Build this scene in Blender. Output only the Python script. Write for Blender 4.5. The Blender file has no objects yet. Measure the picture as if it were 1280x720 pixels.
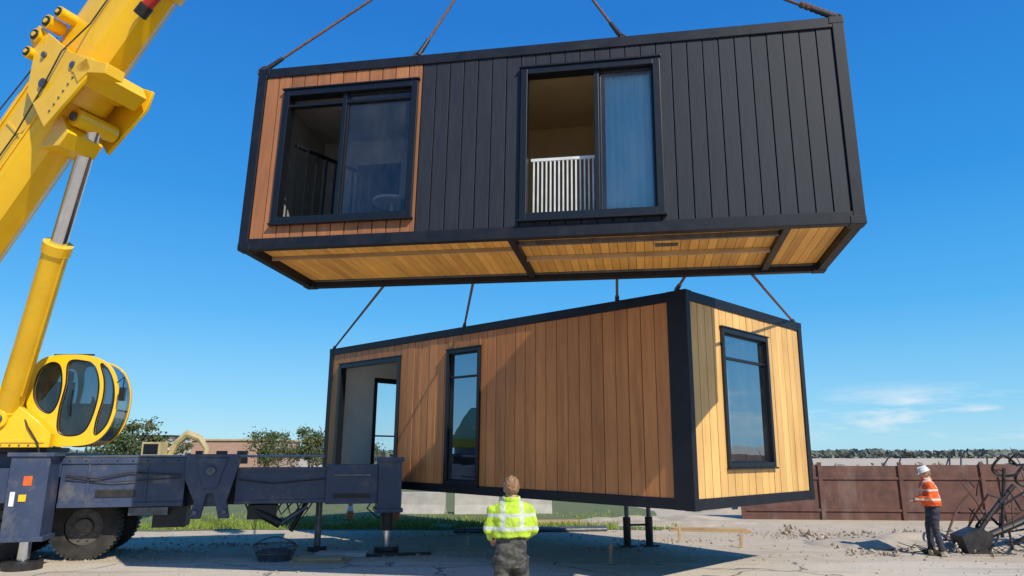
import bpy, bmesh, math, random
import numpy as np
from mathutils import Vector, Matrix, Euler, noise as mnoise
random.seed(7); rng=np.random.default_rng(7)
scene=bpy.context.scene
V=Vector
# ------------------------------------------------------------------ materials
def nodes(name):
    m=bpy.data.materials.new(name); m.use_nodes=True
    nt=m.node_tree; return m,nt,nt.nodes['Principled BSDF']
def N(nt,t,**kw):
    n=nt.nodes.new(t)
    for k,v in kw.items(): setattr(n,k,v)
    return n
def mix(nt,fac,a,b,blend='MIX'):
    n=nt.nodes.new('ShaderNodeMix'); n.data_type='RGBA'; n.blend_type=blend
    for s,val in ((0,fac),(6,a),(7,b)):
        if hasattr(val,'is_linked') or hasattr(val,'links'): nt.links.new(val,n.inputs[s])
        else: n.inputs[s].default_value=val if s==0 else (tuple(val)+(1,) if len(val)==3 else val)
    return n.outputs[2]
def ramp(nt,fac,p0,p1,c0=(0,0,0),c1=(1,1,1)):
    n=nt.nodes.new('ShaderNodeValToRGB'); e=n.color_ramp.elements
    e[0].position=p0; e[1].position=p1; e[0].color=tuple(c0)+(1,); e[1].color=tuple(c1)+(1,)
    nt.links.new(fac,n.inputs[0]); return n.outputs[0]
def noise(nt,vec,scale,detail=6,rough=.6,dist=0):
    n=nt.nodes.new('ShaderNodeTexNoise'); n.inputs['Scale'].default_value=scale
    n.inputs['Detail'].default_value=detail; n.inputs['Roughness'].default_value=rough; n.inputs['Distortion'].default_value=dist
    if vec is not None: nt.links.new(vec,n.inputs['Vector'])
    return n.outputs['Fac']
def objco(nt,scale=(1,1,1)):
    t=nt.nodes.new('ShaderNodeTexCoord'); m=nt.nodes.new('ShaderNodeMapping'); m.inputs['Scale'].default_value=scale
    nt.links.new(t.outputs['Object'],m.inputs[0]); return m.outputs[0]
def bump(nt,b,h,strength=.3,dist=.02):
    n=nt.nodes.new('ShaderNodeBump'); n.inputs['Strength'].default_value=strength; n.inputs['Distance'].default_value=dist
    nt.links.new(h,n.inputs['Height']); nt.links.new(n.outputs[0],b.inputs['Normal'])
def mat(name,c1,c2=None,scale=3,rough=.6,metal=0,bm=.1,bd=.01,stretch=(1,1,1),coat=0,dirt=None,lo=.35,hi=.65,dscale=1.3,dlo=.5,dhi=.75,dst=(1,1,1),spec=None):
    m,nt,b=nodes(name); c2=c2 or tuple(x*.75 for x in c1)
    co=objco(nt,stretch); f=noise(nt,co,scale,8)
    col=mix(nt,ramp(nt,f,lo,hi),c1,c2)
    if dirt:
        f2=noise(nt,objco(nt,dst),dscale,10,.7); col=mix(nt,ramp(nt,f2,dlo,dhi),col,dirt)
    nt.links.new(col,b.inputs['Base Color'])
    b.inputs['Metallic'].default_value=metal
    if spec is not None: b.inputs['Specular IOR Level'].default_value=spec
    rr=N(nt,'ShaderNodeMapRange'); nt.links.new(f,rr.inputs[0]); rr.inputs[3].default_value=max(0,rough-.12); rr.inputs[4].default_value=min(1,rough+.12)
    nt.links.new(rr.outputs[0],b.inputs['Roughness'])
    if coat: b.inputs['Coat Weight'].default_value=coat; b.inputs['Coat Roughness'].default_value=.12
    if bm: bump(nt,b,f,bm,bd)
    return m
def wood(name,c1,c2,stretch,rough=.55,var=.45,dark=(.12,.055,.02)):
    m,nt,b=nodes(name)
    geo=N(nt,'ShaderNodeNewGeometry'); ri=geo.outputs['Random Per Island']
    t=N(nt,'ShaderNodeTexCoord'); off=N(nt,'ShaderNodeVectorMath',operation='MULTIPLY_ADD')
    comb=N(nt,'ShaderNodeCombineXYZ')
    for i in range(3): nt.links.new(ri,comb.inputs[i])
    nt.links.new(comb.outputs[0],off.inputs[0]); off.inputs[1].default_value=(37,51,23); nt.links.new(t.outputs['Object'],off.inputs[2])
    mp=N(nt,'ShaderNodeMapping'); mp.inputs['Scale'].default_value=stretch; nt.links.new(off.outputs[0],mp.inputs[0])
    g=noise(nt,mp.outputs[0],1.0,9,.65,.6)
    col=mix(nt,ramp(nt,g,.3,.7),c1,c2)
    g2=noise(nt,mp.outputs[0],.25,3,.5)
    col=mix(nt,ramp(nt,g2,.55,.85),col,dark)
    hsv=N(nt,'ShaderNodeHueSaturation'); nt.links.new(col,hsv.inputs['Color'])
    mr=N(nt,'ShaderNodeMapRange'); nt.links.new(ri,mr.inputs[0]); mr.inputs[3].default_value=1-var/2; mr.inputs[4].default_value=1+var/2
    nt.links.new(mr.outputs[0],hsv.inputs['Value'])
    big=noise(nt,objco(nt,(.7,.7,.5)),1.2,5)
    col=mix(nt,ramp(nt,big,.35,.8),hsv.outputs[0],(.76,.74,.72),'MULTIPLY')
    nt.links.new(col,b.inputs['Base Color']); b.inputs['Roughness'].default_value=rough
    bump(nt,b,g,.25,.004)
    return m
M={}
M['wood']=wood('cedar_cladding',(.67,.275,.085),(.51,.19,.052),(14,14,1.1),var=.28,dark=(.30,.11,.03))
M['woodr']=wood('pale_cladding',(.80,.49,.17),(.68,.38,.115),(14,14,1.1),var=.24,dark=(.46,.22,.06))  # paler cladding colour for the end wall
M['woodh']=wood('cedar_dark',(.42,.165,.058),(.30,.108,.038),(14,14,1.1),var=.3)
M['pine']=wood('pine_soffit',(.86,.46,.105),(.73,.34,.065),(16,1.2,16),var=.28,dark=(.46,.2,.045))
M['dark']=mat('dark_cladding',(.015,.017,.023),(.021,.024,.031),6,.55,bm=.15,bd=.003,stretch=(8,8,.5),dirt=(.034,.037,.043),dlo=.55,dhi=.9,spec=.35,dst=(3,3,.4))
M['black']=mat('black_steel_frame',(.005,.006,.010),(.010,.011,.016),5,.5,bm=.05,dirt=(.03,.03,.033),dlo=.6,dhi=.9,dscale=2,spec=.35)
M['winframe']=mat('window_frame_black',(.005,.006,.009),None,8,.4,bm=0)
M['cavity']=mat('membrane',(.012,.011,.01),None,5,.9)
M['roof']=mat('roof_membrane',(.03,.03,.033),None,3,.8)
M['plaster']=mat('interior_plaster',(.82,.81,.76),(.76,.74,.70),2,.9,bm=.03)
M['beige']=mat('interior_beige',(.55,.38,.19),(.48,.33,.16),2,.9,bm=.03)
M['grey']=mat('interior_grey',(.34,.33,.31),None,2,.9,bm=.03)
M['floor']=mat('interior_floor',(.25,.15,.07),None,2,.5)
M['white']=mat('white_metal',(.72,.72,.70),None,5,.4)
M['skyrefl']=mat('painted_sky_reflection',(.42,.70,.80),(.34,.60,.72),1.5,.8,bm=.1,stretch=(6,6,.3))  # sky reflection of the right pane put into a pale blue colour
M['yellow']=mat('yellow_crane_paint',(.92,.53,.006),(.86,.47,.005),2.5,.35,coat=.4,bm=.02,dirt=(.45,.27,.04),dlo=.58,dhi=.87,dscale=1.8)
M['navy']=mat('navy_chassis_paint',(.028,.045,.092),(.042,.058,.11),3,.5,coat=.1,bm=.04,dirt=(.17,.155,.14),dlo=.50,dhi=.8,dscale=2.2)
M['greysteel']=mat('grey_steel',(.16,.17,.19),(.10,.10,.11),6,.45,metal=.6,bm=.1)
M['chrome']=mat('chrome_rod',(.75,.76,.78),(.65,.66,.68),3,.18,metal=1,bm=0)
M['blacksteel']=mat('oily_dark_steel',(.02,.02,.021),(.045,.035,.03),8,.5,metal=.3,bm=.2)
M['rubber']=mat('tyre_rubber',(.018,.017,.016),(.06,.052,.043),4,.85,bm=.3)
M['rim']=mat('wheel_rim',(.12,.10,.08),(.07,.055,.04),8,.6)
M['red']=mat('red_paint',(.55,.03,.015),None,6,.45)
M['orangep']=mat('orange_plastic',(.75,.14,.02),None,6,.5)
M['rope']=mat('wire_rope',(.06,.055,.05),(.14,.09,.06),60,.6,metal=.3,bm=.5,bd=.004)
M['sling']=mat('webbing_sling',(.20,.09,.05),(.08,.05,.04),30,.85,bm=.4,bd=.004)
M['rust']=mat('rusty_steel',(.15,.065,.045),(.09,.045,.035),3,.85,bm=.3,dirt=(.22,.16,.13),dlo=.5,dhi=.8,dst=(1,1,.3))
M['timber']=wood('rough_timber',(.55,.38,.20),(.42,.28,.14),(3,12,12),.8)
M['rock']=mat('rubble_stone',(.47,.39,.29),(.25,.20,.15),2.5,.95,bm=.5)
M['skin']=mat('skin',(.55,.32,.22),(.48,.26,.18),12,.5,bm=.03)
M['hair']=mat('hair',(.36,.20,.09),(.17,.09,.04),30,.6,bm=.5,bd=.006,stretch=(1,1,.25))
M['boot']=mat('leather_boot',(.05,.032,.02),None,9,.7)
M['eye']=mat('eye_white',(.7,.7,.68),None,5,.3,bm=0)
M['pupil']=mat('eye_dark',(.02,.015,.01),None,5,.2,bm=0)
M['lips']=mat('lips',(.42,.15,.12),None,9,.5,bm=0)
M['trousers']=mat('dark_work_trousers',(.035,.035,.032),(.10,.095,.075),9,.9,bm=.3,bd=.01,lo=.45,hi=.55)
M['trousers2']=mat('navy_work_trousers',(.02,.024,.04),(.045,.045,.06),6,.9,bm=.3,bd=.01)
M['sand']=mat('beige_machine_paint',(.55,.42,.20),None,3,.5)
M['concrete']=mat('precast_concrete',(.45,.42,.37),(.36,.33,.29),3,.9,bm=.3)
def glass(name,tint,refl=.12,glossc=(.9,.95,1)):
    m,nt,b=nodes(name); out=nt.nodes['Material Output']; nt.nodes.remove(b)
    tr=N(nt,'ShaderNodeBsdfTransparent'); tr.inputs[0].default_value=tint+(1,)
    gl=N(nt,'ShaderNodeBsdfGlossy'); gl.inputs['Roughness'].default_value=.012; gl.inputs[0].default_value=glossc+(1,)
    bu=N(nt,'ShaderNodeBump'); bu.inputs['Strength'].default_value=.05; bu.inputs['Distance'].default_value=.06
    nt.links.new(noise(nt,objco(nt),.9,2),bu.inputs['Height']); nt.links.new(bu.outputs[0],gl.inputs['Normal'])
    fr=N(nt,'ShaderNodeFresnel'); fr.inputs[0].default_value=1.5
    ad=N(nt,'ShaderNodeMath',operation='ADD'); nt.links.new(fr.outputs[0],ad.inputs[0]); ad.inputs[1].default_value=refl; ad.use_clamp=True
    ms=N(nt,'ShaderNodeMixShader'); nt.links.new(ad.outputs[0],ms.inputs[0]); nt.links.new(tr.outputs[0],ms.inputs[1]); nt.links.new(gl.outputs[0],ms.inputs[2])
    di=N(nt,'ShaderNodeBsdfDiffuse'); di.inputs[0].default_value=(.55,.52,.48,1)
    m2=N(nt,'ShaderNodeMixShader'); dn=noise(nt,objco(nt,(1,1,.4)),2.5,8,.7)
    mr=N(nt,'ShaderNodeMapRange'); nt.links.new(dn,mr.inputs[0]); mr.inputs[1].default_value=.4; mr.inputs[2].default_value=.8; mr.inputs[3].default_value=.005; mr.inputs[4].default_value=.06
    nt.links.new(mr.outputs[0],m2.inputs[0]); nt.links.new(ms.outputs[0],m2.inputs[1]); nt.links.new(di.outputs[0],m2.inputs[2])
    nt.links.new(m2.outputs[0],out.inputs[0]); return m
M['glass']=glass('window_glass',(.85,.92,.95),.03)
M['glassr']=glass('solar_glass',(.20,.28,.34),.34,(.70,.86,1))
M['cabglass']=glass('cab_glass',(.35,.45,.5),.04)
def jacketmat(name,c,bands,stripe=(.62,.64,.62),vert=True):
    m,nt,b=nodes(name); t=N(nt,'ShaderNodeTexCoord'); sp=N(nt,'ShaderNodeSeparateXYZ'); nt.links.new(t.outputs['Object'],sp.inputs[0])
    tot=None
    def band(o,c0,w,absv=False):
        if absv:
            a=N(nt,'ShaderNodeMath',operation='ABSOLUTE'); nt.links.new(o,a.inputs[0]); o=a.outputs[0]
        n=N(nt,'ShaderNodeMath',operation='COMPARE'); nt.links.new(o,n.inputs[0]); n.inputs[1].default_value=c0; n.inputs[2].default_value=w; return n.outputs[0]
    for c0,w in bands:
        o=band(sp.outputs[2],c0,w)
        if tot is None: tot=o
        else:
            x=N(nt,'ShaderNodeMath',operation='MAXIMUM'); nt.links.new(tot,x.inputs[0]); nt.links.new(o,x.inputs[1]); tot=x.outputs[0]
    if vert:
        o=band(sp.outputs[0],.105,.022,True); g=N(nt,'ShaderNodeMath',operation='GREATER_THAN'); nt.links.new(sp.outputs[2],g.inputs[0]); g.inputs[1].default_value=bands[0][0]
        mm=N(nt,'ShaderNodeMath',operation='MULTIPLY'); nt.links.new(o,mm.inputs[0]); nt.links.new(g.outputs[0],mm.inputs[1])
        x=N(nt,'ShaderNodeMath',operation='MAXIMUM'); nt.links.new(tot,x.inputs[0]); nt.links.new(mm.outputs[0],x.inputs[1]); tot=x.outputs[0]
    f=noise(nt,objco(nt),7,6,.6,.5)
    col=mix(nt,ramp(nt,f,.35,.75),c,tuple(x*.6 for x in c))
    col=mix(nt,tot,col,stripe); 
    dd=noise(nt,objco(nt),4,8,.7); col=mix(nt,ramp(nt,dd,.55,.85),col,(.25,.24,.12))
    nt.links.new(col,b.inputs['Base Color']); b.inputs['Roughness'].default_value=.75
    bump(nt,b,noise(nt,objco(nt,(1,1,.7)),9,5,.6,1.2),.9,.03); return m
M['hivis']=jacketmat('hi_vis_yellow_jacket',(.52,.72,.04),[(1.22,.020),(1.36,.018)],(.52,.55,.5))
M['hiorange']=jacketmat('hi_vis_orange_jacket',(.90,.12,.015),[(1.13,.020),(1.32,.018)],(.6,.55,.45))

# ------------------------------------------------------------------ mesh builder
class MB:
    def __init__(s): s.v=[];s.f=[];s.m=[];s.mats=[]
    def mi(s,m):
        m=M[m] if isinstance(m,str) else m
        if m not in s.mats: s.mats.append(m)
        return s.mats.index(m)
    def add(s,vs,fs,m):
        o=len(s.v); k=s.mi(m); s.v+= [V(x) for x in vs]
        for f in fs: s.f.append([o+i for i in f]); s.m.append(k)
    def box(s,lo,hi,m,T=None):
        vs=[V((x,y,z)) for x in (lo[0],hi[0]) for y in (lo[1],hi[1]) for z in (lo[2],hi[2])]
        if T is not None: vs=[T@x for x in vs]
        s.add(vs,[(0,1,3,2),(4,6,7,5),(0,4,5,1),(2,3,7,6),(0,2,6,4),(1,5,7,3)],m)
    def prism(s,prof,w0,w1,m,fn):
        n=len(prof); vs=[fn(p[0],p[1],w0) for p in prof]+[fn(p[0],p[1],w1) for p in prof]
        s.add(vs,[list(range(n))[::-1],list(range(n,2*n))]+[(i,(i+1)%n,n+(i+1)%n,n+i) for i in range(n)],m)
    def tube(s,pts,rad,m,seg=12,cap=True):
        pts=[V(p) for p in pts]; n=len(pts)
        if not hasattr(rad,'__len__'): rad=[rad]*n
        up=V((0,0,1)); prev=None; vs=[]
        for i,p in enumerate(pts):
            d=(pts[min(i+1,n-1)]-pts[max(i-1,0)]).normalized()
            if prev is None:
                a=d.cross(up if abs(d.z)<.95 else V((1,0,0))).normalized()
            else: a=(prev-d*prev.dot(d)).normalized()
            prev=a; b=d.cross(a); r=rad[i]
            rx,ry=(r if hasattr(r,'__len__') else (r,r))
            vs+=[p+a*rx*math.cos(2*math.pi*k/seg)+b*ry*math.sin(2*math.pi*k/seg) for k in range(seg)]
        fs=[(i*seg+k,i*seg+(k+1)%seg,(i+1)*seg+(k+1)%seg,(i+1)*seg+k) for i in range(n-1) for k in range(seg)]
        if cap: fs+=[list(range(seg))[::-1],[(n-1)*seg+k for k in range(seg)]]
        s.add(vs,fs,m)
    def cyl(s,p0,p1,r,m,r1=None,seg=20): s.tube([p0,p1],[r,r if r1 is None else r1],m,seg)
    def rings(s,rs,m,seg=24):
        vs=[(c[0]+c[3]*math.cos(2*math.pi*k/seg),c[1]+c[4]*math.sin(2*math.pi*k/seg),c[2]) for c in rs for k in range(seg)]
        n=len(rs); fs=[(i*seg+k,i*seg+(k+1)%seg,(i+1)*seg+(k+1)%seg,(i+1)*seg+k) for i in range(n-1) for k in range(seg)]
        fs+=[list(range(seg))[::-1],[(n-1)*seg+k for k in range(seg)]]; s.add(vs,fs,m)
    def ell(s,c,r,m,seg=16,T=None):
        c=V(c); n=seg//2; vs=[]
        for i in range(n+1):
            a=math.pi*(i+.001)/(n+.002)
            for k in range(seg):
                q=V((r[0]*math.sin(a)*math.cos(2*math.pi*k/seg),r[1]*math.sin(a)*math.sin(2*math.pi*k/seg),-r[2]*math.cos(a)))
                if T is not None: q=T@q
                vs.append(c+q)
        fs=[(i*seg+k,i*seg+(k+1)%seg,(i+1)*seg+(k+1)%seg,(i+1)*seg+k) for i in range(n) for k in range(seg)]
        fs+=[list(range(seg))[::-1],[n*seg+k for k in range(seg)]]; s.add(vs,fs,m)
    def build(s,name,parent=None,bevel=0,smooth=None,T=None):
        me=bpy.data.meshes.new(name); me.from_pydata([tuple(x) for x in s.v],[],s.f)
        for m in s.mats: me.materials.append(m)
        me.polygons.foreach_set('material_index',s.m)
        bm=bmesh.new(); bm.from_mesh(me); bmesh.ops.recalc_face_normals(bm,faces=bm.faces); bm.to_mesh(me); bm.free()
        ob=bpy.data.objects.new(name,me); scene.collection.objects.link(ob)
        if T is not None: ob.matrix_world=T
        if parent: ob.parent=parent
        if bevel:
            md=ob.modifiers.new('b','BEVEL'); md.width=bevel; md.segments=2; md.limit_method='ANGLE'; md.angle_limit=math.radians(50)
        if smooth:
            me.shade_smooth(); me.set_sharp_from_angle(angle=math.radians(smooth))
        return ob
def empty(name,T=None):
    e=bpy.data.objects.new(name,None); scene.collection.objects.link(e); e.empty_display_size=.3
    if T is not None: e.matrix_world=T
    return e
def evalmesh(ob):
    dg=bpy.context.evaluated_depsgraph_get(); dg.update(); return bpy.data.meshes.new_from_object(ob.evaluated_get(dg))
def remesh(ob,vox,smooth=4,f=.5):
    md=ob.modifiers.new('r','REMESH'); md.mode='VOXEL'; md.voxel_size=vox
    if smooth: sm=ob.modifiers.new('s','SMOOTH'); sm.iterations=smooth; sm.factor=f
    me=evalmesh(ob)
    ob.modifiers.clear(); ob.data=me; me.shade_smooth(); return ob

# ------------------------------------------------------------------ camera
CAM=V((0,0,2.05)); F=890.1; P=.2256
cam=bpy.data.cameras.new('camera'); co=bpy.data.objects.new('camera',cam); scene.collection.objects.link(co)
co.location=CAM; co.rotation_euler=(math.pi/2+P,0,0); cam.sensor_width=36; cam.lens=F/1280*36; cam.clip_end=9000; cam.clip_start=.05
scene.camera=co

# ------------------------------------------------------------------ people
def arc(p,q,h,n=12,side=V((0,0,1))):
    p=V(p);q=V(q); return [p.lerp(q,i/n)+side*h*math.sin(math.pi*i/n) for i in range(n+1)]
def hand(b,w,d,side):
    d=d.normalized(); n=side.normalized(); n=(n-d*n.dot(d)).normalized(); t=d.cross(n)
    T=Matrix(((t.x,n.x,d.x),(t.y,n.y,d.y),(t.z,n.z,d.z)))
    b.ell(w+d*.055,(.018,.042,.058),'skin',12,T); b.tube([w-d*.04,w+d*.02],[.029,.027],'skin',10)
    for i,(o_,l) in enumerate(((-.032,.065),(-.011,.078),(.011,.08),(.032,.07))):
        p=w+d*.09+n*o_; q=p+d*l*.5+t*.008; r=q+d*l*.35+t*.03; b.tube([p,q,r],[.0095,.009,.0075],'skin',8)
    p=w+d*.03+n*.035; b.tube([p,p+n*.025+d*.03+t*.01,p+n*.03+d*.058+t*.022],[.012,.011,.009],'skin',8)
def human(name,loc,yaw,jk,tr,arms,headyaw=0,headpitch=0,hat=None,scale=1,feet=((-.12,0),(.12,.06)),girth=1.0,hem=1.0,lean=0):
    root=empty(name,Matrix.Translation(loc)@Matrix.Rotation(yaw,4,'Z')@Matrix.Scale(scale,4))
    b=MB(); g=girth
    sh=lambda z: lean*max(0,z-.95)
    prof=[(.80,.165,.125),(.90,.18,.135),(.965,.175,.135),(hem-.015,.17,.135),(hem,.205*g,.165*g),(hem+.03,.200*g,.160*g),(hem+.07,.222*g,.172*g),(1.24,.208*g,.160*g),(1.32,.220*g,.160*g),(1.42,.212*g,.15),(1.475,.18,.125),(1.515,.10,.10),(1.55,.075,.08)]
    b.rings([(0,sh(z),z,rx,ry) for z,rx,ry in prof],'skin',28)
    for sgn,(fx,fy) in zip((-1,1),feet):
        hp=V((sgn*.095,0,.92)); kn=V(((sgn*.105+fx)/2,.03+fy*.5,.50)); an=V((fx,fy-.02,.10))
        b.tube([hp,hp.lerp(kn,.4),kn+V((0,0,.08)),kn,kn.lerp(an,.35),kn.lerp(an,.8),an],[.115,.10,.078,.074,.074,.068,.075],'skin',16)
        b.ell(an+V((0,.06,-.045)),(.052,.15,.055),'skin',14); b.ell(an+V((0,-.02,-.03)),(.05,.07,.07),'skin',12)
    for sgn,(el,wr) in zip((-1,1),arms):
        s=V((sgn*.18,sh(1.43),1.43)); el=V(el);wr=V(wr)
        b.tube([s-V((sgn*.06,0,0)),s+V((sgn*.02,0,-.03)),s.lerp(el,.5),el,el.lerp(wr,.5),wr],[.07,.078,.068,.060,.055,.048],'skin',16)
    body=b.build('body',root); remesh(body,.013,5)
    me=body.data; me.materials.clear()
    for k in (jk,tr,'boot'): me.materials.append(M[k])
    for p in me.polygons:
        c=p.center
        arm=any((c-V(el)).length<.20 or (c-V(wr)).length<.11 or (c-(V(el)+V(wr))/2).length<.13 for el,wr in arms)
        p.material_index=2 if c.z<.15 else (0 if (c.z>hem-.006 or (arm and (abs(c.x)>.20 or c.y>.19))) else 1)
    for v in me.vertices:
        f=mnoise.noise(V((v.co.x*8,v.co.y*8,v.co.z*15+yaw)))*.018+mnoise.noise(V((v.co.x*20+3*v.co.z,v.co.y*20,v.co.z*30)))*.008
        v.co+=v.normal*f
    b=MB()
    for sgn,(el,wr) in zip((-1,1),arms):
        d=(V(wr)-V(el)).normalized(); hand(b,V(wr)+d*.015,d+V((0,.0,-.2)),V((0,1,0)) if abs(d.y)<.7 else V((-sgn,0,.3)))
    h=b.build('hands',root); remesh(h,.005,3); h.data.materials.clear(); h.data.materials.append(M['skin'])
    HT=Matrix.Translation((0,sh(1.6)+.01,1.64))@Matrix.Rotation(headyaw,4,'Z')@Matrix.Rotation(headpitch,4,'X')
    b=MB()
    b.ell((0,-.012,.025),(.078,.098,.10),'skin',20); b.ell((0,.022,-.045),(.058,.07,.072),'skin',18); b.ell((0,.065,-.085),(.03,.025,.025),'skin',12)
    b.tube([(0,-.02,-.16),(0,-.012,-.04)],[.062,.056],'skin',16)
    b.tube([(0,.088,.02),(0,.105,-.02),(0,.098,-.032)],[.008,.015,.016],'skin',8)
    for s in (-1,1):
        b.ell((s*.079,-.008,-.008),(.010,.02,.033),'skin',10); b.ell((s*.045,.055,-.025),(.022,.022,.02),'skin',10)
    b.ell((0,.078,.035),(.05,.014,.012),'skin',10)
    hd=b.build('head',root); remesh(hd,.006,3); hd.data.materials.clear(); hd.data.materials.append(M['skin']); hd.matrix_local=HT
    b=MB()
    for s in (-1,1):
        b.ell((s*.031,.080,.008),(.013,.010,.008),'eye',10); b.ell((s*.031,.0885,.008),(.005,.004,.005),'pupil',8); b.ell((s*.031,.088,.028),(.018,.006,.004),'hair',8)
    b.ell((0,.092,-.055),(.024,.007,.007),'lips',10)
    fc=b.build('face_details',root,smooth=60); fc.matrix_local=HT
    bm=bmesh.new(); bmesh.ops.create_icosphere(bm,subdivisions=5,radius=1)
    for v in list(bm.verts):
        c=v.co.copy(); q=V((c.x*.089,c.y*.110-.014,c.z*.112+.030)); v.co=q+c*mnoise.noise(c*4)*.012+c*mnoise.noise(V((c.x*22,c.y*22,c.z*4)))*.006
    dl=[v for v in bm.verts if (v.co.y>.045 and v.co.z<.075) or v.co.z<-.075+.02*mnoise.noise(v.co*60) or (v.co.z<-.0 and v.co.y>.0) or (v.co.z<-.03 and abs(v.co.x)>.068)]
    bmesh.ops.delete(bm,geom=dl,context='VERTS'); me=bpy.data.meshes.new('hair'); bm.to_mesh(me); bm.free(); me.materials.append(M['hair']); me.shade_smooth()
    o=bpy.data.objects.new('hair',me); scene.collection.objects.link(o); o.parent=root; o.matrix_local=HT
    md=o.modifiers.new('s','SOLIDIFY'); md.thickness=.008
    if hat:
        b=MB(); rs=[(0,-.01,.045,.108,.135),(0,-.01,.052,.108,.135),(0,-.01,.055,.098,.118),(0,-.01,.10,.092,.110),(0,-.01,.14,.066,.082),(0,-.01,.162,.03,.04),(0,-.01,.165,.004,.004)]
        b.rings(rs,hat,28); b.box((-.012,-.1,.13),(.012,.08,.172),hat); b.tube([(-.06,.11,.05),(0,.15,.043),(.06,.11,.05)],.012,hat,8)
        h=b.build('hard_hat',root,smooth=50); h.matrix_local=HT
    b=MB(); b.tube([(.088*math.cos(t),sh(1.53)+.088*math.sin(t)-.005,1.53+.012*math.sin(t)) for t in [2*math.pi*k/24 for k in range(25)]],[(.02,.032)]*25,jk,8,cap=False); b.build('collar',root,smooth=60)
    return root
human('construction_worker',(-.01,8.35,0),math.radians(6),'hivis','trousers',
      (((-.262,-.01,1.20),(-.20,.20,1.11)),((.262,-.01,1.20),(.19,.21,1.10))),headyaw=.15,girth=1.06,hem=1.13)
human('construction_worker',(8.62,15.25,0),math.radians(72),'hiorange','trousers2',
      (((-.27,.08,1.16),(-.17,.33,1.12)),((.27,.08,1.16),(.17,.33,1.08))),headpitch=-.35,hat='white',lean=.08,girth=1.12,feet=((-.12,-.05),(.12,.10)),scale=.97)

# ------------------------------------------------------------------ light
az=V((.60,-.80)); EL=math.radians(41)
sd=V((az.x*math.cos(EL),az.y*math.cos(EL),math.sin(EL)))
sun=bpy.data.lights.new('sun','SUN'); sun.energy=5.0; sun.angle=math.radians(.5); sun.color=(1,.94,.83)
so=bpy.data.objects.new('sun',sun); scene.collection.objects.link(so); so.rotation_euler=sd.to_track_quat('Z','Y').to_euler(); so.location=(5,-8,20)
w=bpy.data.worlds.new('World'); scene.world=w; w.use_nodes=True; nt=w.node_tree; bg=nt.nodes['Background']
BS=.15
sky=N(nt,'ShaderNodeTexSky'); sky.sky_type='NISHITA'; sky.sun_disc=False; sky.sun_elevation=EL; sky.sun_rotation=math.atan2(az.x,az.y)
sky.air_density=1.0; sky.dust_density=.3; sky.ozone_density=2.0; sky.altitude=100
tc=N(nt,'ShaderNodeTexCoord'); sp=N(nt,'ShaderNodeSeparateXYZ'); nt.links.new(tc.outputs['Generated'],sp.inputs[0])
gr=N(nt,'ShaderNodeValToRGB'); nt.links.new(sp.outputs[2],gr.inputs[0]); e=gr.color_ramp.elements
stops=[(0,(.34,.70,.90)),(.06,(.20,.60,.92)),(.18,(.05,.43,.91)),(.33,(.004,.29,.82)),(.55,(.0,.19,.68)),(1,(.01,.17,.6))]
e[0].position=0; e[0].color=stops[0][1]+(1,); e[1].position=1; e[1].color=stops[-1][1]+(1,)
for p_,c_ in stops[1:-1]:
    x=e.new(p_); x.color=c_+(1,)
sc_=N(nt,'ShaderNodeVectorMath',operation='SCALE'); nt.links.new(gr.outputs[0],sc_.inputs[0]); sc_.inputs['Scale'].default_value=1/BS
skc=mix(nt,.84,sky.outputs[0],sc_.outputs[0])
mp=N(nt,'ShaderNodeMapping'); mp.inputs['Scale'].default_value=(1,1,5.5); nt.links.new(tc.outputs['Generated'],mp.inputs[0])
cn=noise(nt,mp.outputs[0],7,9,.6,.2); cf=ramp(nt,cn,.50,.68)
zm=ramp(nt,sp.outputs[2],.008,.03); zm2=ramp(nt,sp.outputs[2],.05,.085,(1,1,1),(0,0,0)); xm=ramp(nt,sp.outputs[0],.25,.5)
a=mix(nt,1,cf,zm,'MULTIPLY'); a=mix(nt,1,a,zm2,'MULTIPLY'); a=mix(nt,1,a,xm,'MULTIPLY')
col=mix(nt,a,skc,(5.6,6.0,6.3)); nt.links.new(col,bg.inputs[0]); bg.inputs[1].default_value=BS
scene.view_settings.view_transform='Standard'; scene.view_settings.look='None'; scene.view_settings.exposure=0

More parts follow.
